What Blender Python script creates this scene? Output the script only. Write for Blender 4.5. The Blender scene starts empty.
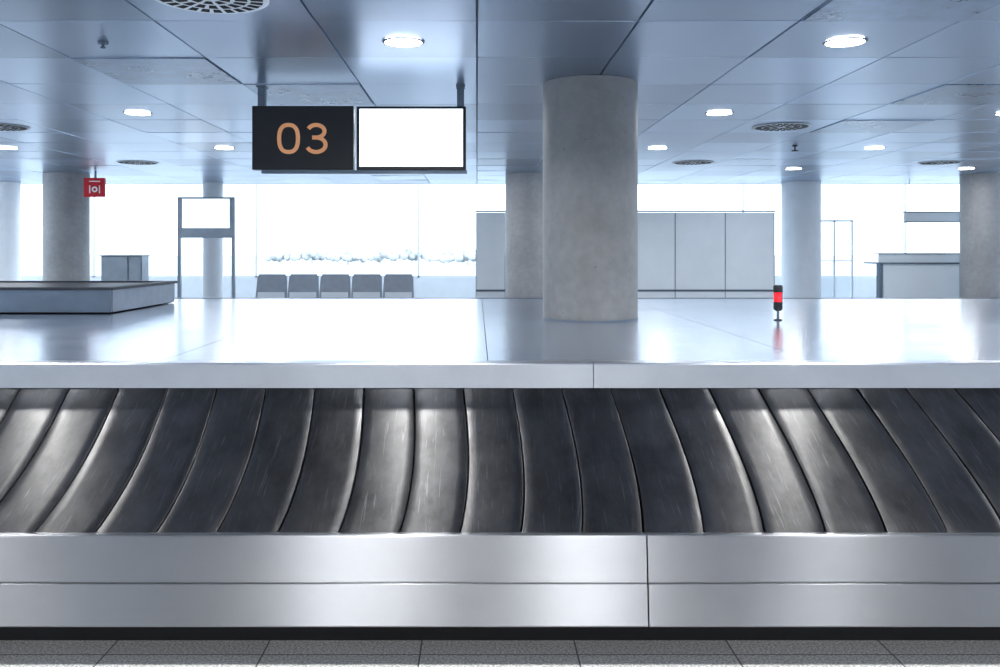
import bpy, bmesh, math, random
from mathutils import Vector, Matrix
random.seed(4)
C = bpy.context.scene.collection
F=880.0; H=1.49; VX=477.0; VY=250.0; CZ=2.72; DZ=.98
def X(px,d): return (px-VX)*d/F
def Z(py,d): return H-(py-VY)*d/F
# ------------------------------------------------------------ materials
def mat(name,col,rough=.5,metal=0,emit=None,es=1,vary=0,vscale=5,stretch=(1,1,1),aniso=0,bump=0,bscale=40,rvary=0):
    m=bpy.data.materials.new(name); m.use_nodes=True; nt=m.node_tree; N=nt.nodes; L=nt.links
    b=N['Principled BSDF']; b.inputs['Base Color'].default_value=(*col,1); b.inputs['Roughness'].default_value=rough; b.inputs['Metallic'].default_value=metal
    if emit: b.inputs['Emission Color'].default_value=(*emit,1); b.inputs['Emission Strength'].default_value=es
    tc=N.new('ShaderNodeTexCoord'); mp=N.new('ShaderNodeMapping'); mp.inputs['Scale'].default_value=stretch; L.new(tc.outputs['Object'],mp.inputs['Vector'])
    nz=N.new('ShaderNodeTexNoise'); nz.inputs['Scale'].default_value=vscale; nz.inputs['Detail'].default_value=8; nz.inputs['Roughness'].default_value=.65; L.new(mp.outputs[0],nz.inputs['Vector'])
    if vary:
        r=N.new('ShaderNodeMapRange'); r.inputs[1].default_value=.3; r.inputs[2].default_value=.7; r.inputs[3].default_value=1-vary; r.inputs[4].default_value=1+vary; L.new(nz.outputs['Fac'],r.inputs[0])
        v=N.new('ShaderNodeVectorMath'); v.operation='SCALE'; v.inputs[0].default_value=col; L.new(r.outputs[0],v.inputs['Scale']); L.new(v.outputs[0],b.inputs['Base Color'])
    if rvary:
        r=N.new('ShaderNodeMapRange'); r.inputs[1].default_value=.3; r.inputs[2].default_value=.7; r.inputs[3].default_value=rough-rvary; r.inputs[4].default_value=rough+rvary; L.new(nz.outputs['Fac'],r.inputs[0]); L.new(r.outputs[0],b.inputs['Roughness'])
    if aniso:
        b.inputs['Anisotropic'].default_value=aniso; c=N.new('ShaderNodeCombineXYZ'); c.inputs[2].default_value=1; L.new(c.outputs[0],b.inputs['Tangent'])
    if bump:
        n2=N.new('ShaderNodeTexNoise'); n2.inputs['Scale'].default_value=bscale; n2.inputs['Detail'].default_value=6; L.new(mp.outputs[0],n2.inputs['Vector'])
        bp=N.new('ShaderNodeBump'); bp.inputs['Strength'].default_value=bump; bp.inputs['Distance'].default_value=.01; L.new(n2.outputs['Fac'],bp.inputs['Height']); L.new(bp.outputs[0],b.inputs['Normal'])
    return m
M={}
M['steel']=mat('brushed_steel',(.29,.298,.315),.40,1,aniso=.95,vary=.06,vscale=2.5)
M['rail']=mat('rail_steel',(.48,.50,.54),.30,1,vary=.06,vscale=3)
M['deck']=mat('deck_steel',(.50,.56,.65),.22,.92,vary=.06,vscale=1.5,rvary=.03)
M['dark']=mat('dark_metal',(.03,.035,.045),.5,.3,vary=.2)
M['black']=mat('black_plastic',(.012,.013,.016),.4,vary=.2)
M['plinth']=mat('plinth_black',(.006,.006,.008),.8,vary=.2)
M['shadedside']=mat('shaded_conveyor_side',(.13,.155,.19),.35,.8,vary=.08,vscale=4)  # shade on the front face is put into this darker steel colour
M['white']=mat('white_paint',(.78,.81,.85),.5,vary=.03)
M['sill']=mat('sill_grey',(.52,.56,.61),.5,vary=.04)
M['grey']=mat('grey_laminate',(.60,.66,.72),.5,.0,vary=.03,vscale=2)
M['frost']=mat('frosted_panel',(.62,.68,.74),.45,.1,vary=.05,vscale=1.2)  # lightened to stand for haze over the far partitions
M['seat']=mat('seat_shell',(.26,.30,.36),.45,.1,vary=.12)
M['frame']=mat('grey_frame',(.13,.16,.20),.45,.6,vary=.1)
M['stand']=mat('stand_grey',(.26,.31,.37),.45,.5,vary=.1)
M['orange']=mat('orange_numerals',(.88,.40,.18),.5,vary=.03)
M['signface']=mat('sign_face',(.008,.009,.012),.35,vary=.15)
M['screen']=mat('lit_screen',(.9,.95,1),.3,emit=(.86,.93,1),es=1.05)
M['lamp']=mat('lamp_lens',(1,1,1),.4,emit=(1,.97,.93),es=14)
M['redlens']=mat('red_lens',(.7,.01,.02),.25,emit=(1,.02,.03),es=.7)
M['red']=mat('red_sign',(.55,.008,.025),.5,vary=.03)
M['pict']=mat('white_print',(.85,.85,.85),.5)
M['foliage']=mat('hazed_foliage',(.52,.54,.55),.9,vary=.05,vscale=3)  # haze painted in: leaf colour lightened until the trees look faint
M['bark']=mat('hazed_bark',(.55,.56,.58),.9,vary=.08)  # bark lightened likewise, haze in its colour
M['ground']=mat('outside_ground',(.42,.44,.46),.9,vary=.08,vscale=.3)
M['pale']=mat('glare_pale_column',(.52,.56,.61),.6,vary=.05,vscale=3)  # far columns washed out by window glare, painted into their colour
M['mottle']=mat('mottled_metal',(.30,.36,.45),.30,.9,vary=.32,vscale=5,rvary=.06)
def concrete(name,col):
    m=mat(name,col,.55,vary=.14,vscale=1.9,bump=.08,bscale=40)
    nt=m.node_tree; N=nt.nodes; L=nt.links; b=N['Principled BSDF']
    src=b.inputs['Base Color'].links[0].from_socket
    vo=N.new('ShaderNodeTexVoronoi'); vo.inputs['Scale'].default_value=9; tc=N.new('ShaderNodeTexCoord'); L.new(tc.outputs['Object'],vo.inputs['Vector'])
    r=N.new('ShaderNodeMapRange'); r.inputs[1].default_value=.03; r.inputs[2].default_value=.07; r.inputs[3].default_value=.45; r.inputs[4].default_value=1; L.new(vo.outputs['Distance'],r.inputs[0])
    n3=N.new('ShaderNodeTexNoise'); n3.inputs['Scale'].default_value=16; n3.inputs['Detail'].default_value=6; L.new(tc.outputs['Object'],n3.inputs['Vector'])
    r3=N.new('ShaderNodeMapRange'); r3.inputs[1].default_value=.3; r3.inputs[2].default_value=.7; r3.inputs[3].default_value=.93; r3.inputs[4].default_value=1.07; L.new(n3.outputs['Fac'],r3.inputs[0])
    mu=N.new('ShaderNodeMath'); mu.operation='MULTIPLY'; L.new(r.outputs[0],mu.inputs[0]); L.new(r3.outputs[0],mu.inputs[1])
    v=N.new('ShaderNodeVectorMath'); v.operation='SCALE'; L.new(src,v.inputs[0]); L.new(mu.outputs[0],v.inputs['Scale']); L.new(v.outputs[0],b.inputs['Base Color'])
    return m
M['concrete']=concrete('concrete',(.180,.180,.182)); M['hazedconcrete']=concrete('hazed_concrete',(.28,.29,.305))  # second concrete is a lightened copy, far haze put into its colour
# rubber
m=bpy.data.materials.new('worn_rubber'); m.use_nodes=True; M['rubber']=m; nt=m.node_tree; N=nt.nodes; L=nt.links; b=N['Principled BSDF']
tc=N.new('ShaderNodeTexCoord'); oi=N.new('ShaderNodeObjectInfo')
def rub(scale,stretch,lo,hi,a,bb,det=6):
    ad=N.new('ShaderNodeVectorMath'); ad.operation='ADD'; L.new(tc.outputs['Object'],ad.inputs[0])
    k=N.new('ShaderNodeMath'); k.operation='MULTIPLY'; k.inputs[1].default_value=40; L.new(oi.outputs['Random'],k.inputs[0]); L.new(k.outputs[0],ad.inputs[1])
    mp=N.new('ShaderNodeMapping'); mp.inputs['Scale'].default_value=stretch; L.new(ad.outputs[0],mp.inputs['Vector'])
    nz=N.new('ShaderNodeTexNoise'); nz.inputs['Scale'].default_value=scale; nz.inputs['Detail'].default_value=det; nz.inputs['Roughness'].default_value=.65; L.new(mp.outputs[0],nz.inputs['Vector'])
    r=N.new('ShaderNodeMapRange'); r.inputs[1].default_value=lo; r.inputs[2].default_value=hi; r.inputs[3].default_value=a; r.inputs[4].default_value=bb; L.new(nz.outputs['Fac'],r.inputs[0]); return r.outputs[0]
s1=rub(5,(1.3,.9,.9),.35,.7,.5,1.7); s2=rub(70,(1,.5,.5),.35,.7,.8,1.3)
mu=N.new('ShaderNodeMath'); mu.operation='MULTIPLY'; L.new(s1,mu.inputs[0]); L.new(s2,mu.inputs[1])
v=N.new('ShaderNodeVectorMath'); v.operation='SCALE'; v.inputs[0].default_value=(.0048,.0048,.0056); L.new(mu.outputs[0],v.inputs['Scale']); L.new(v.outputs[0],b.inputs['Base Color'])
s3=rub(4,(1.3,.8,.8),.25,.75,.29,.38,2)
s4=rub(50,(1.1,.5,.5),.3,.7,-.02,.025,5)
a1=N.new('ShaderNodeMath'); a1.operation='ADD'; L.new(s3,a1.inputs[0]); L.new(s4,a1.inputs[1])
L.new(a1.outputs[0],b.inputs['Roughness'])
sp=rub(8,(1.3,.7,.7),.35,.65,.50,.85,7)
scr=rub(38,(3.2,.14,.14),.60,.72,0,.6,2)
ad2=N.new('ShaderNodeMath'); ad2.operation='ADD'; L.new(sp,ad2.inputs[0]); L.new(scr,ad2.inputs[1]); L.new(ad2.outputs[0],b.inputs['Specular IOR Level'])
b.inputs['Anisotropic'].default_value=.6
cc=N.new('ShaderNodeCombineXYZ'); cc.inputs[1].default_value=.88; cc.inputs[2].default_value=.47; L.new(cc.outputs[0],b.inputs['Tangent'])
bp=N.new('ShaderNodeBump'); bp.inputs['Strength'].default_value=.06; bp.inputs['Distance'].default_value=.004; L.new(rub(12,(1.2,.8,.8),.2,.8,0,1,4),bp.inputs['Height']); L.new(bp.outputs[0],b.inputs['Normal'])
# ceiling
m=bpy.data.materials.new('ceiling_metal'); m.use_nodes=True; M['ceil']=m; nt=m.node_tree; N=nt.nodes; L=nt.links; b=N['Principled BSDF']
TX,TY,TY0=.87,.90,4.745
g=N.new('ShaderNodeNewGeometry')
s=N.new('ShaderNodeVectorMath'); s.operation='SUBTRACT'; s.inputs[1].default_value=(0,TY0,0); L.new(g.outputs['Position'],s.inputs[0])
d=N.new('ShaderNodeVectorMath'); d.operation='DIVIDE'; d.inputs[1].default_value=(TX,TY,100); L.new(s.outputs[0],d.inputs[0])
fl=N.new('ShaderNodeVectorMath'); fl.operation='FLOOR'; L.new(d.outputs[0],fl.inputs[0])
wn=N.new('ShaderNodeTexWhiteNoise'); L.new(fl.outputs[0],wn.inputs['Vector'])
r=N.new('ShaderNodeMapRange'); r.inputs[3].default_value=.80; r.inputs[4].default_value=1.14; L.new(wn.outputs['Value'],r.inputs[0])
v=N.new('ShaderNodeVectorMath'); v.operation='SCALE'; v.inputs[0].default_value=(.42,.50,.62); L.new(r.outputs[0],v.inputs['Scale']); L.new(v.outputs[0],b.inputs['Base Color'])
b.inputs['Metallic'].default_value=.95
nz=N.new('ShaderNodeTexNoise'); nz.inputs['Scale'].default_value=1.0; nz.inputs['Detail'].default_value=0; L.new(g.outputs['Position'],nz.inputs['Vector'])
r=N.new('ShaderNodeMapRange'); r.inputs[3].default_value=.27; r.inputs[4].default_value=.32; L.new(nz.outputs['Fac'],r.inputs[0]); L.new(r.outputs[0],b.inputs['Roughness'])
# floor
m=bpy.data.materials.new('terrazzo_floor'); m.use_nodes=True; M['floor']=m; nt=m.node_tree; N=nt.nodes; L=nt.links; b=N['Principled BSDF']
g=N.new('ShaderNodeNewGeometry'); s=N.new('ShaderNodeVectorMath'); s.operation='ADD'; s.inputs[1].default_value=(.21+58,-3.24+58,0); L.new(g.outputs['Position'],s.inputs[0])
br=N.new('ShaderNodeTexBrick'); br.offset=0; br.squash=1; br.inputs['Scale'].default_value=1; br.inputs['Brick Width'].default_value=.58; br.inputs['Row Height'].default_value=.58; br.inputs['Mortar Size'].default_value=.003; br.inputs['Mortar Smooth'].default_value=0
br.inputs['Color1'].default_value=(.64,.635,.63,1); br.inputs['Color2'].default_value=(.72,.715,.71,1); br.inputs['Mortar'].default_value=(.16,.16,.16,1); L.new(s.outputs[0],br.inputs['Vector'])
nz=N.new('ShaderNodeTexNoise'); nz.inputs['Scale'].default_value=110; nz.inputs['Detail'].default_value=2; L.new(g.outputs['Position'],nz.inputs['Vector'])
r=N.new('ShaderNodeMapRange'); r.inputs[1].default_value=.36; r.inputs[2].default_value=.64; r.inputs[3].default_value=.65; r.inputs[4].default_value=1.25; L.new(nz.outputs['Fac'],r.inputs[0])
v=N.new('ShaderNodeVectorMath'); v.operation='SCALE'; L.new(br.outputs['Color'],v.inputs[0]); L.new(r.outputs[0],v.inputs['Scale']); L.new(v.outputs[0],b.inputs['Base Color']); b.inputs['Roughness'].default_value=.45
# glass
m=bpy.data.materials.new('window_glass'); m.use_nodes=True; M['glass']=m; nt=m.node_tree; N=nt.nodes; L=nt.links; N.remove(N['Principled BSDF'])
t=N.new('ShaderNodeBsdfTransparent'); t.inputs[0].default_value=(.97,.99,1,1); gl=N.new('ShaderNodeBsdfGlossy'); gl.inputs['Roughness'].default_value=.05; mx=N.new('ShaderNodeMixShader'); mx.inputs[0].default_value=.06
L.new(t.outputs[0],mx.inputs[1]); L.new(gl.outputs[0],mx.inputs[2]); L.new(mx.outputs[0],N['Material Output'].inputs[0])
# ------------------------------------------------------------ helpers
def box(bm,x0,x1,y0,y1,z0,z1,bev=0):
    vs=[bm.verts.new((x,y,z)) for x in (x0,x1) for y in (y0,y1) for z in (z0,z1)]
    fs=[bm.faces.new([vs[i] for i in q]) for q in ((0,1,3,2),(4,6,7,5),(0,4,5,1),(2,3,7,6),(0,2,6,4),(1,5,7,3))]
    if bev:
        es=list({e for f in fs for e in f.edges}); bmesh.ops.bevel(bm,geom=es,offset=bev,segments=2,profile=.6,affect='EDGES')
def lathe(bm,prof,n=48,c=(0,0)):
    rings=[]
    for r,z in prof:
        if r<1e-5: rings.append([bm.verts.new((c[0],c[1],z))])
        else: rings.append([bm.verts.new((c[0]+r*math.cos(2*math.pi*i/n),c[1]+r*math.sin(2*math.pi*i/n),z)) for i in range(n)])
    for a,b_ in zip(rings,rings[1:]):
        for i in range(n):
            j=(i+1)%n
            if len(a)==1 and len(b_)==1: continue
            if len(a)==1: bm.faces.new((a[0],b_[j],b_[i]))
            elif len(b_)==1: bm.faces.new((a[i],a[j],b_[0]))
            else: bm.faces.new((a[i],a[j],b_[j],b_[i]))
def tube(bm,p,q,r,n=10):
    p=Vector(p);q=Vector(q);ax=(q-p).normalized(); u=ax.orthogonal().normalized(); w=ax.cross(u)
    A=[bm.verts.new(p+r*(u*math.cos(2*math.pi*i/n)+w*math.sin(2*math.pi*i/n))) for i in range(n)]
    B=[bm.verts.new(q+r*(u*math.cos(2*math.pi*i/n)+w*math.sin(2*math.pi*i/n))) for i in range(n)]
    for i in range(n): bm.faces.new((A[i],A[(i+1)%n],B[(i+1)%n],B[i]))
    bm.faces.new(A[::-1]); bm.faces.new(B)
def obj(name,bm,m,parent=None,smooth=False):
    bmesh.ops.recalc_face_normals(bm,faces=bm.faces)
    me=bpy.data.meshes.new(name); bm.to_mesh(me); bm.free(); me.materials.append(M[m])
    if smooth:
        for p in me.polygons: p.use_smooth=True
        try: me.set_sharp_from_angle(angle=math.radians(35))
        except Exception: pass
    o=bpy.data.objects.new(name,me); C.objects.link(o)
    if parent: o.parent=parent
    return o
def bx(name,dims,m,parent=None,bev=0):
    bm=bmesh.new(); box(bm,*dims,bev=bev); return obj(name,bm,m,parent)
def tag(o,label,cat,group=None):
    o['label']=label; o['category']=cat
    if group: o['group']=group
    return o
def thing(name,label,cat,loc=(0,0,0),group=None):
    o=bpy.data.objects.new(name,None); C.objects.link(o); o.location=loc; o.empty_display_size=.1; return tag(o,label,cat,group)
def struct(o): o['kind']='structure'; return o
def dup(root,loc,label=None):
    r=root.copy(); C.objects.link(r); r.location=loc
    if label: r['label']=label
    for ch in list(root.children):
        c=ch.copy(); C.objects.link(c); c.parent=r
        for g in ch.children:
            d=g.copy(); C.objects.link(d); d.parent=c
    return r
# ------------------------------------------------------------ setting
XL,XR,YB,YF=-12.0,13.0,-9.0,19.5
struct(bx('floor',(XL,XR,YB,YF,-.1,0),'floor'))
bm=bmesh.new()
nx0,nx1=-14,15; ny0,ny1=-16,13
for i in range(nx0,nx1):
    for j in range(ny0,ny1):
        x0,x1=i*TX+.0025,(i+1)*TX-.0025; y0,y1=TY0+j*TY+.0025,TY0+(j+1)*TY-.0025
        e=.004; a,b2=random.uniform(-.0022,.0022),random.uniform(-.0022,.0022)
        o_=[bm.verts.new(p) for p in ((x0,y0,CZ+.02),(x1,y0,CZ+.02),(x1,y1,CZ+.02),(x0,y1,CZ+.02))]
        n_=[bm.verts.new(p) for p in ((x0+e,y0+e,CZ+.005+a+b2),(x1-e,y0+e,CZ+.005-a+b2),(x1-e,y1-e,CZ+.005-a-b2),(x0+e,y1-e,CZ+.005+a-b2))]
        bm.faces.new(n_)
        for k in range(4): bm.faces.new((o_[k],o_[(k+1)%4],n_[(k+1)%4],n_[k]))
ceil=struct(obj('ceiling',bm,'ceil'))
ce=bx('ceiling_backing',(XL,XR,YB,TY0+13*TY,CZ+.021,CZ+.12),'dark',ceil)
struct(bx('trim_1',(XL,XR,TY0+13*TY,TY0+13*TY+.06,CZ-.0,CZ+.9),'white'))
for px,py in ((163,73),(300,95),(905,8),(870,125),(962,95)):
    d=1082/(250-py); cx=(math.floor(X(px,d)/TX)+.5)*TX; cy=TY0+(math.floor((d-TY0)/TY)+.5)*TY
    bm=bmesh.new(); box(bm,cx-.425,cx+.425,cy-.44,cy+.44,CZ-.002,CZ+.006,bev=.0015); obj('mottled_panel',bm,'mottle',ceil)
struct(bx('wall_back',(XL,XR,YF-.25,YF,0,.88),'sill'))
def window(name,x0,x1,y,z0,z1,n,axis='x',th=.04,m='white'):
    bm=bmesh.new()
    for i in range(n+1):
        t=x0+(x1-x0)*i/n
        if axis=='x': box(bm,t-th/2,t+th/2,y-.03,y+.03,z0,z1)
        else: box(bm,y-.06,y+.06,t-th/2,t+th/2,z0,z1)
    for z in (z0+th/2,z1-th/2):
        if axis=='x': box(bm,x0,x1,y-.03,y+.03,z-th/2,z+th/2)
        else: box(bm,y-.05,y+.05,x0,x1,z-th/2,z+th/2)
    f=struct(obj(name,bm,m))
    if axis=='x': bx('window_pane',(x0,x1,y-.005,y+.005,z0,z1),'glass',f)
    else: bx('window_pane',(y-.005,y+.005,x0,x1,z0,z1),'glass',f)
    return f
window('window_1',XL,XR,YF-.12,.88,3.62,7,th=.04,m='sill')
bm=bmesh.new()
for i in range(9):
    t=XL+(XR-XL)*i/8; box(bm,t-.03,t+.03,TY0+13*TY+.06,YF,3.62,3.7)
rf=struct(obj('window_2',bm,'white')); bx('window_pane',(XL,XR,TY0+13*TY+.06,YF,3.65,3.66),'glass',rf)  # unseen glass roof strip added so daylight spills onto the sill
struct(bx('wall_left',(XL-.2,XL,YB,YF,0,.3),'white'))
window('window_3',YB,YF,XL-.1,.3,2.84,10,axis='y')
struct(bx('wall_right',(XR,XR+.2,YB,YF,0,.3),'white'))
window('window_4',YB,YF,XR+.1,.3,2.84,10,axis='y')
wc=[-10.4,-6.3,-2.2,1.9,5.4,9.5]; hw=.62  # unseen rear windows, placed and narrowed to make bright spots on the front panels
bm=bmesh.new(); e=[XL]+[q for c in wc for q in (c-hw,c+hw)]+[XR]
for i in range(0,len(e),2): box(bm,e[i],e[i+1],YB-.2,YB,0,2.84)
for c in wc: box(bm,c-hw,c+hw,YB-.2,YB,0,.3); box(bm,c-hw,c+hw,YB-.2,YB,2.6,2.84)
struct(obj('wall_rear',bm,'frame'))
for k,c in enumerate(wc): window('window_%d'%(k+5),c-hw,c+hw,YB-.1,.3,2.6,1)
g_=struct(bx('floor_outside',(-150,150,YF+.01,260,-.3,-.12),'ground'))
# ------------------------------------------------------------ main carousel
car=thing('baggage_carousel','long stainless steel baggage carousel with sloping black rubber plates in the foreground','baggage carousel',(0,3.16,0))
def rel(o,root):
    o.parent=root; o.matrix_parent_inverse=Matrix.Translation(-Vector(root.location)); return o
CX0,CX1=-8.39,9.61
def profile(name,pts,x0,x1,m,bev=.002):
    bm=bmesh.new(); a=[bm.verts.new((x0,y,z)) for y,z in pts]; b_=[bm.verts.new((x1,y,z)) for y,z in pts]; n=len(pts)
    for i in range(n): bm.faces.new((a[i],a[(i+1)%n],b_[(i+1)%n],b_[i]))
    bm.faces.new(a[::-1]); bm.faces.new(b_)
    return obj(name,bm,m)
fp=[(3.130,.149),(3.124,.155),(3.1405,.297),(3.148,.300),(3.148,.303),(3.1415,.306),(3.160,.458),(3.162,.464),(3.167,.466),(3.185,.452),(3.170,.149)]
lp=[(3.1672,.4665),(3.215,.460),(3.215,.452),(3.1855,.4525)]
x=CX0
while x<CX1-.1:
    rel(profile('front_panel',fp,x+.0025,x+3-.0025,'steel'),car); rel(profile('top_lip',lp,x+.0025,x+3-.0025,'rail'),car); x+=3.0
rel(bx('plinth',(CX0,CX1,3.36,3.42,0,.45),'plinth'),car)
rel(bx('underframe',(CX0,CX1,3.18,3.36,.15,.18),'plinth'),car)
PIT=.2216; P0=Vector((0,3.19,.445)); P1=Vector((0,3.99,.868)); sl=(P1-P0); nrm=Vector((0,-sl.z,sl.y)).normalized()
def plate_mesh():
    bm=bmesh.new(); nu=22; W=PIT-.0032; top=[];bot=[]
    ts=[0,.005,.010,.02,.2,.35,.5,.65,.8,.978,.988,.995,1]; dr=[-.007,-.003,-.0006,0,0,0,0,0,0,0,-.0008,-.003,-.007]
    for j in range(nu+1):
        u=j/nu; off=.030*math.sin(math.pi*u**.8); rt=[];rb=[]
        for t,dd in zip(ts,dr):
            p=P0+sl*u+Vector((t*W+off,0,0))
            h=.010+dd+.0006*math.sin(math.pi*t)-.010*math.sin(math.pi*u)
            rt.append(bm.verts.new(p+nrm*h)); rb.append(bm.verts.new(p+nrm*(-.004-.010*math.sin(math.pi*u))))
        top.append(rt);bot.append(rb)
    nx=len(ts)-1
    for j in range(nu):
        for i in range(nx):
            bm.faces.new((top[j][i],top[j][i+1],top[j+1][i+1],top[j+1][i])); bm.faces.new((bot[j][i],bot[j+1][i],bot[j+1][i+1],bot[j][i+1]))
        bm.faces.new((top[j][nx],bot[j][nx],bot[j+1][nx],top[j+1][nx])); bm.faces.new((top[j][0],top[j+1][0],bot[j+1][0],bot[j][0]))
    return bm
pl=obj('belt_plate',plate_mesh(),'rubber',smooth=True)
xs0=X(512,3.98)-PIT
k0=-24
for k in range(k0,26):
    o=pl if k==k0 else pl.copy()
    if k!=k0: C.objects.link(o)
    rel(o,car); o.location=(xs0+k*PIT,0,0); o.rotation_euler=(0,math.radians(random.uniform(-.7,.7)),0)
    o.location.z+= math.sin(o.rotation_euler.y)*PIT*.5; o.location.x-= math.sin(o.rotation_euler.y)*.66
rel(profile('belt_bed',[(3.2,.41),(3.99,.83),(3.99,.81),(3.2,.39)],CX0,CX1,'plinth'),car)
rp=[(3.965,.868),(3.965,.974),(3.967,.978),(3.971,.98),(4.06,.98),(4.06,.868)]
x=X(593,3.98)-9
while x<CX1-.2:
    rel(profile('inner_rail',rp,x+.0015,x+3-.0015,'rail'),car); x+=3
bm=bmesh.new()
xx=1.55-6*1.5; ys=[4.0605,5.9,7.6,9.25]
while xx<9.6:
    for a,b_ in zip(ys,ys[1:]): box(bm,xx+.002,xx+1.498,a+(.002 if a>5 else 0),b_-.002,.93,DZ)
    xx+=1.5
rel(obj('island_deck',bm,'deck'),car)
rel(bx('deck_bed',(CX0,CX1,4.07,9.2,.90,.929),'plinth'),car)
rel(bx('rear_rail',(CX0,CX1,9.25,9.32,.855,.985),'frame',bev=.004),car)
rel(profile('rear_belt',[(9.31,.87),(10.1,.445),(10.1,.425),(9.31,.85)],CX0,CX1,'rubber'),car)
rel(profile('rear_panel',[(10.10,.468),(10.14,.468),(10.14,.136),(10.10,.136)],CX0,CX1,'steel'),car)
rel(bx('rear_plinth',(CX0,CX1,9.9,9.95,0,.45),'plinth'),car)
# ------------------------------------------------------------ columns
def column(cx,cy,r,z0,z1,label,m='hazedconcrete',ring=True):
    t=thing('round_column',label,'column',(cx,cy,z0))
    bm=bmesh.new(); h=z1-z0
    prof=[(0,0),(r,0)]+[(r,h*i/12) for i in range(1,13)]+[(0,h)]
    lathe(bm,prof,96); obj('shaft',bm,m,t,smooth=True)
    if ring:
        bm=bmesh.new(); lathe(bm,[(r+.001,0),(r+.004,0),(r+.004,.010),(r+.001,.011)],96); obj('base_ring',bm,'frame',t,smooth=True)
    return t
zc=CZ+.004
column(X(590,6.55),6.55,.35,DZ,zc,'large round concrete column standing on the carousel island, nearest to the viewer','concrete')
column(X(527,14.3),14.3,.35,0,zc,'round concrete column partly hidden behind the largest column')
column(X(66.5,14.3),14.3,.35,0,zc,'round concrete column at left beside the small red sign')
column(X(984,14.3),14.3,.35,0,zc,'round concrete column at the right edge beside the service desk')
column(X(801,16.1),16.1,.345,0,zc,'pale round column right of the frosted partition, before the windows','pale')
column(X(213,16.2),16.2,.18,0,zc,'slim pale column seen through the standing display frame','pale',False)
column(X(5,16.1),16.1,.26,0,zc,'pale round column at the far left edge before the windows','white',False)  # white stands in for glare washing out this column
# ------------------------------------------------------------ hanging sign
D=6.6
sg=thing('hanging_sign','black hanging sign with orange 03 beside a lit white monitor','sign',(X(360,D),D,CZ))
def rel2(o,par):
    o.parent=par
    if par.parent is None: o.matrix_parent_inverse=Matrix.Translation(-Vector(par.location))
    return o
def sb(name,x0,x1,y0,y1,dy0,dy1,m,par=sg,bev=0):
    return rel2(bx(name,(X(x0,D),X(x1,D),D+dy0,D+dy1,Z(y1,D),Z(y0,D)),m,bev=bev),par)
npn=sb('number_panel',253,354,106.5,170,-.03,.05,'signface',bev=.004)
fr=sb('monitor',357,466,107,170.5,-.03,.06,'black',bev=.006)
sc=rel2(bx('screen',(X(360,D),X(463,D),D-.033,D-.0305,Z(167,D),Z(109.5,D)),'screen'),fr)
bar=sb('bottom_bar',262,467,170.5,173.5,-.02,.04,'frame')
def stroke(name,paths,w,par,closed=False):
    bm=bmesh.new()
    for pi,pts in enumerate(paths):
        n=len(pts); L_=[];R_=[]
        for i,(px,pz) in enumerate(pts):
            a=pts[(i-1)%n] if (closed or i>0) else pts[i]; b_=pts[(i+1)%n] if (closed or i<n-1) else pts[i]
            t=Vector((b_[0]-a[0],b_[1]-a[1])).normalized(); nn=Vector((-t.y,t.x))*w/2
            L_.append((px+nn.x,pz+nn.y));R_.append((px-nn.x,pz-nn.y))
        y0,y1=D-.036-.0006*pi,D-.0302
        q=[[bm.verts.new((p[0],y,p[1])) for p in S] for S,y in ((L_,y0),(R_,y0),(L_,y1),(R_,y1))]
        for i in range(n if closed else n-1):
            j=(i+1)%n
            bm.faces.new((q[0][i],q[0][j],q[1][j],q[1][i])); bm.faces.new((q[0][i],q[2][i],q[2][j],q[0][j])); bm.faces.new((q[1][i],q[1][j],q[3][j],q[3][i]))
    return rel2(obj(name,bm,'orange'),par)
cx,cz=X(289.5,D),Z(139,D); w=.030
pts=[]
for i in range(48):
    a=2*math.pi*i/48; ca,sa=math.cos(a),math.sin(a); pts.append((cx+(.070)*math.copysign(abs(ca)**.8,ca),cz+(.101)*math.copysign(abs(sa)**.8,sa)))
stroke('digit_zero',[pts],w,npn,True)
cx=X(317,D); up=[];lo_=[]
for i in range(21): a=math.radians(158-248*i/20); up.append((cx+.062*math.cos(a),cz+.054+.047*math.sin(a)))
up.append((cx-.030,cz+.007))
lo_.append((cx-.030,cz+.007))
for i in range(23): a=math.radians(90-248*i/22); lo_.append((cx+.070*math.cos(a),cz-.047+.054*math.sin(a)))
stroke('digit_three',[up,lo_],w,npn)
for px in (264,463):
    bm=bmesh.new(); box(bm,X(px-6,D),X(px+1,D),D-.01,D+.05,Z(107,D),CZ-.01); o=rel2(obj('hanger',bm,'frame'),sg)
    f=bx('ceiling_plate',(X(px-7,D),X(px+2,D),D-.03,D+.07,CZ-.012,CZ),'frame'); f.parent=o
# ------------------------------------------------------------ red sign
D2=13.6
rs=thing('red_sign','small red safety sign with white symbols hung beside the left column','sign',(X(95,D2),D2,CZ))
bp_=rel2(bx('sign_board',(X(84.5,D2),X(105,D2),D2-.03,D2+.03,Z(197,D2),Z(178,D2)),'red',bev=.005),rs)
cx,cz=X(95.5,D2),Z(189.5,D2)
def rng(bm,r0,r1,n=24):
    a=[bm.verts.new((cx+r0*math.cos(2*math.pi*i/n),D2-.032,cz+r0*math.sin(2*math.pi*i/n))) for i in range(n)]
    b_=[bm.verts.new((cx+r1*math.cos(2*math.pi*i/n),D2-.032,cz+r1*math.sin(2*math.pi*i/n))) for i in range(n)]
    for i in range(n): bm.faces.new((a[i],a[(i+1)%n],b_[(i+1)%n],b_[i]))
bm=bmesh.new(); rng(bm,.022,.045); o=obj('ring_symbol',bm,'pict'); o.parent=bp_
for q in (-1,1):
    bm=bmesh.new(); box(bm,cx+q*.075-.009,cx+q*.075+.009,D2-.034,D2-.031,cz-.06,cz+.06); o=obj('bracket_symbol',bm,'pict'); o.parent=bp_
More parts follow.
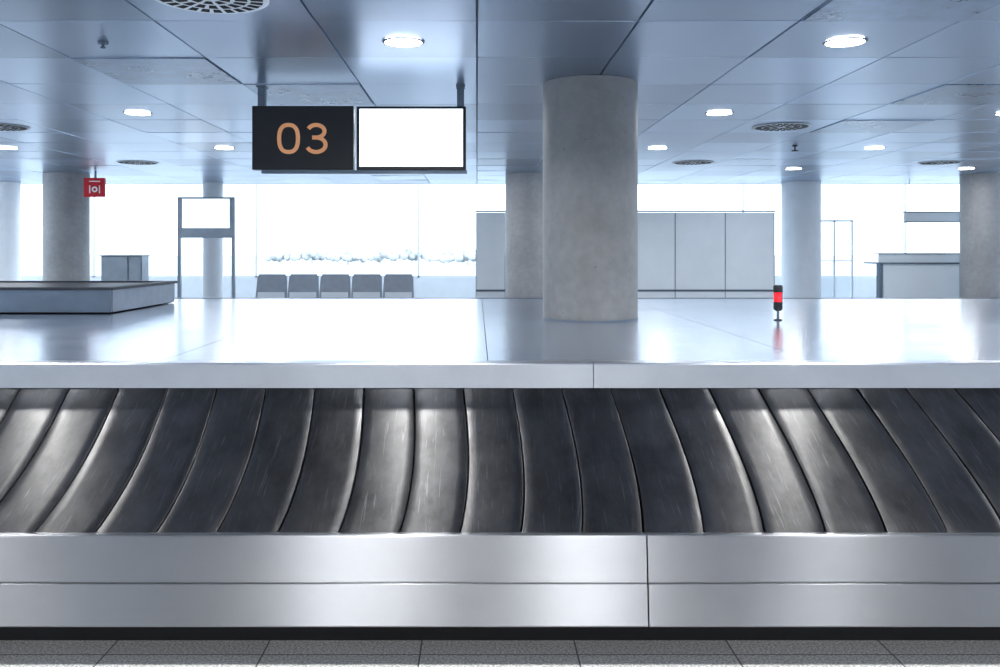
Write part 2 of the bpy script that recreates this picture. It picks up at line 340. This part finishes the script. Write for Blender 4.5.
o=bx('line_symbol',(cx-.085,cx+.085,D2-.034,D2-.031,Z(181.5,D2)-.008,Z(181.5,D2)+.008),'pict'); o.parent=bp_
rel2(bx('hanging_rod',(cx-.012,cx+.012,D2-.012,D2+.012,Z(178,D2),CZ),'frame'),rs)
# ------------------------------------------------------------ conveyor platform at left
pf=thing('conveyor_platform','low conveyor platform with black top and steel side shaded in its colour at left on the island','conveyor',(-5,7,DZ+.006))
px1=-2.92; x=px1
for k in range(4):
    rel2(bx('side_panel',(x-1.2+.003,x-.003,7.02,7.05,DZ+.012,DZ+.19),'shadedside',bev=.002),pf); x-=1.2
rel2(bx('end_panel',(px1-.03,px1,7.055,8.5,DZ+.012,DZ+.19),'seat',bev=.002),pf)
rel2(bx('base',(px1-4.8,px1-.01,7.04,8.48,DZ+.006,DZ+.012),'plinth'),pf)
rel2(bx('body',(px1-4.8,px1-.04,7.06,8.48,DZ+.013,DZ+.18),'plinth'),pf)
bm=bmesh.new(); box(bm,px1-4.8,px1-.1,7.0,7.12,DZ+.19,DZ+.212); box(bm,px1-.1,px1+.02,7.0,8.52,DZ+.19,DZ+.212); box(bm,px1-4.8,px1-.1,8.42,8.52,DZ+.19,DZ+.212)
bmesh.ops.remove_doubles(bm,verts=bm.verts,dist=.001)
rel2(obj('steel_rim',bm,'dark'),pf)
rel2(bx('belt',(px1-4.8,px1-.1,7.12,8.42,DZ+.185,DZ+.20),'black'),pf)
# ------------------------------------------------------------ beacon
bc=thing('warning_beacon','small black warning beacon with red lens standing on the carousel island','warning light',(X(778,6.37),6.37,DZ))
def L_(name,prof,m,n=24):
    bm=bmesh.new(); lathe(bm,prof,n); return obj(name,bm,m,bc,smooth=True)
L_('foot',[(0,0),(.03,0),(.03,.006),(.012,.012),(0,.012)],'black')
L_('post',[(0,.01),(.010,.01),(.010,.075),(0,.075)],'frame')
L_('housing',[(0,.07),(.022,.07),(.032,.085),(.032,.135),(0,.135)],'black')
L_('lens',[(0,.134),(.029,.134),(.030,.145),(.030,.195),(.026,.205),(0,.205)],'redlens')
L_('cap',[(0,.204),(.032,.204),(.034,.212),(.034,.245),(.028,.256),(0,.258)],'black')
for k in range(4):
    a=math.pi/4+k*math.pi/2; bm=bmesh.new(); tube(bm,(.032*math.cos(a),.032*math.sin(a),.13),(.032*math.cos(a),.032*math.sin(a),.21),.0025,6); obj('guard_bar',bm,'black',bc)
# ------------------------------------------------------------ display totem
D3=13.2
dt=thing('display_stand','tall metal frame stand with a lit white screen behind the conveyor platform','display stand',(X(207,D3),D3,0))
for a,b_ in ((178,181),(232,235)):
    bm=bmesh.new(); box(bm,X(a,D3),X(b_,D3),D3-.03,D3+.03,.03,Z(197,D3),bev=.004); rel2(obj('post',bm,'stand'),dt)
    bm=bmesh.new(); box(bm,X(a,D3)-.05,X(b_,D3)+.05,D3-.2,D3+.2,0,.03,bev=.004); rel2(obj('foot',bm,'stand'),dt)
hp=rel2(bx('header_panel',(X(181,D3),X(232,D3),D3-.03,D3+.03,Z(238,D3),Z(197,D3)),'stand',bev=.004),dt)
o=bx('screen',(X(183,D3),X(230,D3),D3-.034,D3-.031,Z(228,D3),Z(199,D3)),'screen'); o.parent=hp
rel2(bx('crossbar',(X(181,D3),X(232,D3),D3-.015,D3+.015,.35,.40),'stand'),dt)
# ------------------------------------------------------------ cabinet
D4=12.0
bs=thing('cabinet','low grey steel cabinet with two doors behind the conveyor platform','cabinet',(X(121,D4),D4,0))
rel2(bx('body',(X(101,D4),X(142,D4),D4,D4+.25,.06,Z(256,D4)),'stand',bev=.006),bs)
rel2(bx('top',(X(100,D4),X(143,D4),D4-.03,D4+.27,Z(256,D4),Z(255,D4)),'frame'),bs)
rel2(bx('base',(X(103,D4),X(140,D4),D4+.04,D4+.22,0,.06),'black'),bs)
for a,b_ in ((102,128),(130,141)):
    dr=rel2(bx('door',(X(a,D4),X(b_,D4),D4-.018,D4-.001,.1,Z(257.5,D4)),'stand',bev=.004),bs)
    hx=X(b_-1.5,D4); o=bx('handle',(hx-.006,hx+.006,D4-.035,D4-.018,.85,1.0),'rail'); o.parent=dr
# ------------------------------------------------------------ seats
D5=15.4
seat0=None
ordn=['leftmost','second from left','middle','fourth from left','rightmost']
for k in range(5):
    cx=X(270.5+31.9*k,D5)
    lab='grey waiting seat with high back, %s in the row of five'%ordn[k]
    if seat0: dup(seat0,(cx,D5,0),lab); continue
    t=thing('waiting_seat',lab,'seat',(cx,D5,0),'row of waiting seats before the windows')
    bm=bmesh.new(); w0,w1=.277,.256; zt=Z(275,D5)
    vs=[(-w0,.0,.43),(w0,.0,.43),(w0-.003,.07,.72),(w1,.12,zt-.03),(w1-.03,.125,zt),(-w1+.03,.125,zt),(-w1,.12,zt-.03),(-w0+.003,.07,.72)]
    a=[bm.verts.new(p) for p in vs]; b_=[bm.verts.new((p[0],p[1]+.035,p[2])) for p in vs]; n=len(vs)
    bm.faces.new(a); bm.faces.new(b_[::-1])
    for i in range(n): bm.faces.new((a[i],b_[i],b_[(i+1)%n],a[(i+1)%n]))
    obj('backrest',bm,'seat',t)
    bm=bmesh.new(); tube(bm,(-.235,.135,zt),(.235,.135,zt),.010,8); obj('top_bar',bm,'frame',t)
    for q in (-1,1):
        bm=bmesh.new(); tube(bm,(q*.262,.05,.43),(q*.250,.165,zt-.02),.010,8); obj('side_bar',bm,'frame',t)
    bm=bmesh.new(); box(bm,-.25,.25,-.45,.0,.40,.445,bev=.012); obj('seat_pan',bm,'seat',t)
    bm=bmesh.new(); box(bm,-.235,.235,-.012,.012,.58,.75,bev=.006); o=obj('back_cushion',bm,'frost',t); o.location=(0,.045,0)
    for q in (-1,1):
        bm=bmesh.new(); tube(bm,(q*.2,-.38,0),(q*.2,-.30,.41),.014); obj('leg',bm,'frame',t)
        bm=bmesh.new(); tube(bm,(q*.2,.06,0),(q*.2,-.05,.41),.014); obj('leg',bm,'frame',t)
    seat0=t
# ------------------------------------------------------------ partitions
D6=15.3
def partition(x0,x1,cuts,label):
    t=thing('partition_screen',label,'partition',(X((x0+x1)/2,D6),D6,0))
    e=[x0]+cuts+[x1]
    for a,b_ in zip(e,e[1:]): rel2(bx('panel',(X(a,D6)+.008,X(b_,D6)-.008,D6-.02,D6+.02,.12,Z(212.5,D6)),'frost',bev=.006),t)
    for a in e: rel2(bx('upright',(X(a,D6)-.006,X(a,D6)+.006,D6-.022,D6+.022,0,Z(212.5,D6)),'seat'),t)
    rel2(bx('top_rail',(X(x0,D6)-.015,X(x1,D6)+.015,D6-.035,D6+.035,Z(212,D6),Z(210.5,D6)),'stand',bev=.004),t)
    rel2(bx('bottom_rail',(X(x0,D6),X(x1,D6),D6-.04,D6+.04,.04,.12),'frame'),t)
    rel2(bx('middle_rail',(X(x0,D6),X(x1,D6),D6-.032,D6+.032,Z(291.5,D6),Z(289.5,D6)),'frame'),t)
partition(476,570,[505],'narrow frosted grey partition beside the half hidden concrete column')
partition(625,774,[675,725],'wide frosted grey partition of several panels right of the largest column')
# ------------------------------------------------------------ service desk
D7=15.0
sd=thing('service_desk','pale grey service desk with dark frame left of the right edge column','desk',(X(920,D7),D7,0))
rel2(bx('front_panel',(X(883,D7),X(975,D7),D7,D7+.04,.1,Z(263,D7)),'grey',bev=.004),sd)
rel2(bx('countertop',(X(879,D7),X(978,D7),D7-.04,D7+.6,Z(264,D7),Z(262.5,D7)),'frame',bev=.004),sd)
rel2(bx('side_panel',(X(879,D7),X(882,D7),D7-.02,D7+.1,0,Z(264,D7)),'frame'),sd)
rel2(bx('plinth',(X(885,D7),X(975,D7),D7+.05,D7+.5,0,.1),'dark'),sd)
rel2(bx('raised_back',(X(880,D7),X(975,D7),D7+.05,D7+.07,Z(262.5,D7),Z(254,D7)),'frost'),sd)
rel2(bx('top_shelf',(X(879,D7),X(977,D7),D7+.02,D7+.2,Z(254,D7),Z(253,D7)),'frame'),sd)
hs=thing('overhead_panel','flat grey overhead panel hung above the service desk','sign',(X(940,D7),D7+.3,CZ))
rel2(bx('board',(X(913,D7),X(978,D7),D7+.28,D7+.34,Z(221,D7),Z(212,D7)),'grey',bev=.005),hs)
rel2(bx('edge_strip',(X(912,D7),X(979,D7),D7+.26,D7+.36,Z(212,D7),Z(210.8,D7)),'stand'),hs)
rel2(bx('edge_strip',(X(912,D7),X(979,D7),D7+.26,D7+.36,Z(222,D7),Z(221,D7)),'stand'),hs)
for q in (918,970): rel2(bx('hanging_rod',(X(q,D7)-.006,X(q,D7)+.006,D7+.3,D7+.31,Z(210.8,D7),CZ),'white'),hs)
gd=thing('glass_gate','pale framed glass gate between the pale right column and the service desk','gate',(X(858,D7),D7+1,0))
for a in (838,858,877):
    rel2(bx('post',(X(a,D7)-.012,X(a,D7)+.012,D7+.98,D7+1.02,0,Z(218,D7)),'frost'),gd)
for a,b_ in ((838,858),(858,877)):
    rel2(bx('glass_leaf',(X(a,D7)+.02,X(b_,D7)-.02,D7+.995,D7+1.005,.1,Z(220,D7)),'glass'),gd)
    rel2(bx('push_bar',(X(a,D7)+.02,X(b_,D7)-.02,D7+.96,D7+.99,Z(262,D7),Z(261,D7)),'frost'),gd)
rel2(bx('top_rail',(X(838,D7),X(877,D7),D7+.98,D7+1.02,Z(220,D7),Z(218,D7)),'frost'),gd)
# ------------------------------------------------------------ downlights and added rear lamps
labs={(-.435,5.2):'large round downlight above and right of the 03 sign',(2.175,5.2):'large round downlight at upper right of the largest column',
(-3.045,7.9):'round downlight left of the hanging 03 sign, nearer of two',(2.175,7.9):'round downlight just right of the largest column, nearer one',
(2.175,10.6):'small round downlight right of the largest column, farther one',(4.785,10.6):'small round downlight at right between two ceiling vents',
(-3.045,10.6):'small round downlight left of the 03 sign, farther of two',(-5.655,10.6):'small round downlight at the far left edge of the ceiling',
(-3.045,13.3):'tiny round downlight above the display stand, farthest row',(4.785,13.3):'tiny round downlight above the pale right column, farthest row'}
proto=None
def down(x,y,boost=None):
    global proto
    lab=labs.get((round(x,3),round(y,3)),'recessed ceiling downlight outside the picture, those behind the camera added for highlights')
    if proto:
        r=dup(proto,(x,y,CZ),lab)
        if boost:
            for c in r.children:
                if c.type=='LIGHT': c.data=boost
        return r
    t=thing('downlight',lab,'ceiling light',(x,y,CZ),'recessed round ceiling downlights')
    bm=bmesh.new(); lathe(bm,[(.108,-.003),(.110,-.006),(.118,-.005),(.126,0),(.108,0)],40); obj('trim_ring',bm,'frame',t,smooth=True)
    bm=bmesh.new(); lathe(bm,[(0,-.007),(.109,-.006),(.109,0),(0,0)],40); obj('lens',bm,'lamp',t)
    ld=bpy.data.lights.new('downlight_lamp','AREA'); ld.shape='DISK'; ld.size=.2; ld.energy=32; ld.color=(1,.985,.97); ld.spread=math.radians(140)
    lo=bpy.data.objects.new('downlight_lamp',ld); C.objects.link(lo); lo.parent=t; lo.location=(0,0,-.009)
    proto=t; return t
fl_=bpy.data.lights.new('far_downlight_lamp','AREA'); fl_.shape='DISK'; fl_.size=.2; fl_.energy=14; fl_.color=(1,.985,.97)
for y in (5.2,7.9,10.6,13.3):
    for x in (-8.265,-5.655,-3.045,-.435,2.175,4.785,7.395):
        if (x,y)==(-5.655,13.3): continue
        down(x,y,None if y<6 else fl_)
bl=bpy.data.lights.new('added_highlight_lamp','AREA'); bl.shape='DISK'; bl.size=.2; bl.energy=12; bl.color=(1,.985,.97); bl.spread=math.radians(40)  # unseen tilted lamps, added to put highlights on the front panels
for x in (-5.655,-3.045,-.435,2.175,4.785): down(x,2.5)
for x in (-7.3,-4.44,-1.56,1.2,3.78,6.6):
    r=down(x,-4.5,bl)
    for c in r.children:
        if c.type=='LIGHT':
            c.location=(0,0,-.05); c.rotation_euler=Vector((0,7.3,-2.6)).to_track_quat('-Z','Y').to_euler()
for x in (-3.9,1.1,5.1): down(x,-1.2)  # more unseen lamps added behind the camera
# ------------------------------------------------------------ ceiling vents
vp=None
for x,y,lab in ((-1.305,4.295,'round slotted ceiling vent at the top left above the 03 sign'),(3.045,8.8,'round slotted ceiling vent right of the largest column, nearer one'),(3.045,12.4,'small round ceiling vent right of the largest column, farther one'),
 (-4.785,8.8,'round slotted ceiling vent at the left edge of the ceiling'),(6.525,12.4,'small round ceiling vent near the right edge column'),(-4.785,12.4,'small round ceiling vent above the standing display frame')):
    if vp: dup(vp,(x,y,CZ),lab); continue
    t=thing('ceiling_vent',lab,'vent',(x,y,CZ),'round ceiling vents')
    bm=bmesh.new(); lathe(bm,[(0,-.003),(.27,-.003),(.285,-.001),(.285,0),(0,0)],48); obj('plate',bm,'frost',t)
    bm=bmesh.new()
    for ri,(r0,r1,n) in enumerate(((.05,.10,8),(.12,.18,16),(.195,.255,24))):
        for k in range(n):
            a0=2*math.pi*(k+.12)/n; a1=2*math.pi*(k+.8)/n
            bm.faces.new([bm.verts.new((r*math.cos(a),r*math.sin(a),-.0045)) for r,a in ((r0,a0),(r1,a0),(r1,a1),(r0,a1))])
    obj('slots',bm,'plinth',t); vp=t
def sprink(px,py,lab,l,r,m):
    d=1082/(250-py); t=thing('sprinkler_head',lab,'sprinkler',(X(px,d),d,CZ))
    bm=bmesh.new(); lathe(bm,[(0,.004),(.03,.004),(.03,-.006),(0,-.006)],20); obj('rosette',bm,m,t)
    bm=bmesh.new(); lathe(bm,[(0,-.005),(.008,-.005),(.008,-l),(r,-l-.003),(r,-l-.012),(0,-l-.014)],20); obj('nozzle',bm,m,t)
sprink(103,43,'small ceiling sprinkler at the upper left of the 03 sign',.02,.015,'frame')
sprink(795,146,'small dark ceiling sensor above the pale right column',.05,.04,'black')
# ------------------------------------------------------------ trees outside
def tree(x,y,h,s):
    t=thing('tree','tree with haze painted into its colour far outside the window behind the seats','tree',(x,y,-.12),'hazy trees outside the windows')
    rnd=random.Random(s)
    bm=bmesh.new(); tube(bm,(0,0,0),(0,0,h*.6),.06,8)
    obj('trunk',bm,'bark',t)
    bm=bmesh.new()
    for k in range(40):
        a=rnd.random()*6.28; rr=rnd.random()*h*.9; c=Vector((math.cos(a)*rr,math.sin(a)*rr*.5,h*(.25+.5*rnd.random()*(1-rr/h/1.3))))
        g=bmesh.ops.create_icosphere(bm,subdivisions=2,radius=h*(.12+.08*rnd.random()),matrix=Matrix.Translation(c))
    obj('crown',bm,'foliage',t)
for k,(px,dd,h) in enumerate(((280,100,2.3),(312,106,2.6),(348,98,2.2),(380,104,2.3),(412,110,2.6),(444,100,2.4),(468,96,2.3))): tree(X(px,dd),dd,h,k)
# ------------------------------------------------------------ world, camera
w=bpy.data.worlds.new('World'); bpy.context.scene.world=w; w.use_nodes=True
bg=w.node_tree.nodes['Background']; bg.inputs[0].default_value=(.81,.905,1,1); bg.inputs[1].default_value=3.2
cam=bpy.data.cameras.new('camera'); co=bpy.data.objects.new('camera',cam); C.objects.link(co)
co.location=(0,0,H); co.rotation_euler=(math.pi/2,0,0); cam.sensor_width=36; cam.lens=36*F/1000; cam.shift_x=(500-VX)/1000; cam.shift_y=-(333.5-VY)/1000; cam.clip_end=1000
bpy.context.scene.camera=co
vs=bpy.context.scene.view_settings; vs.view_transform='Standard'
try: vs.look='Medium High Contrast'
except Exception: pass
vs.exposure=0
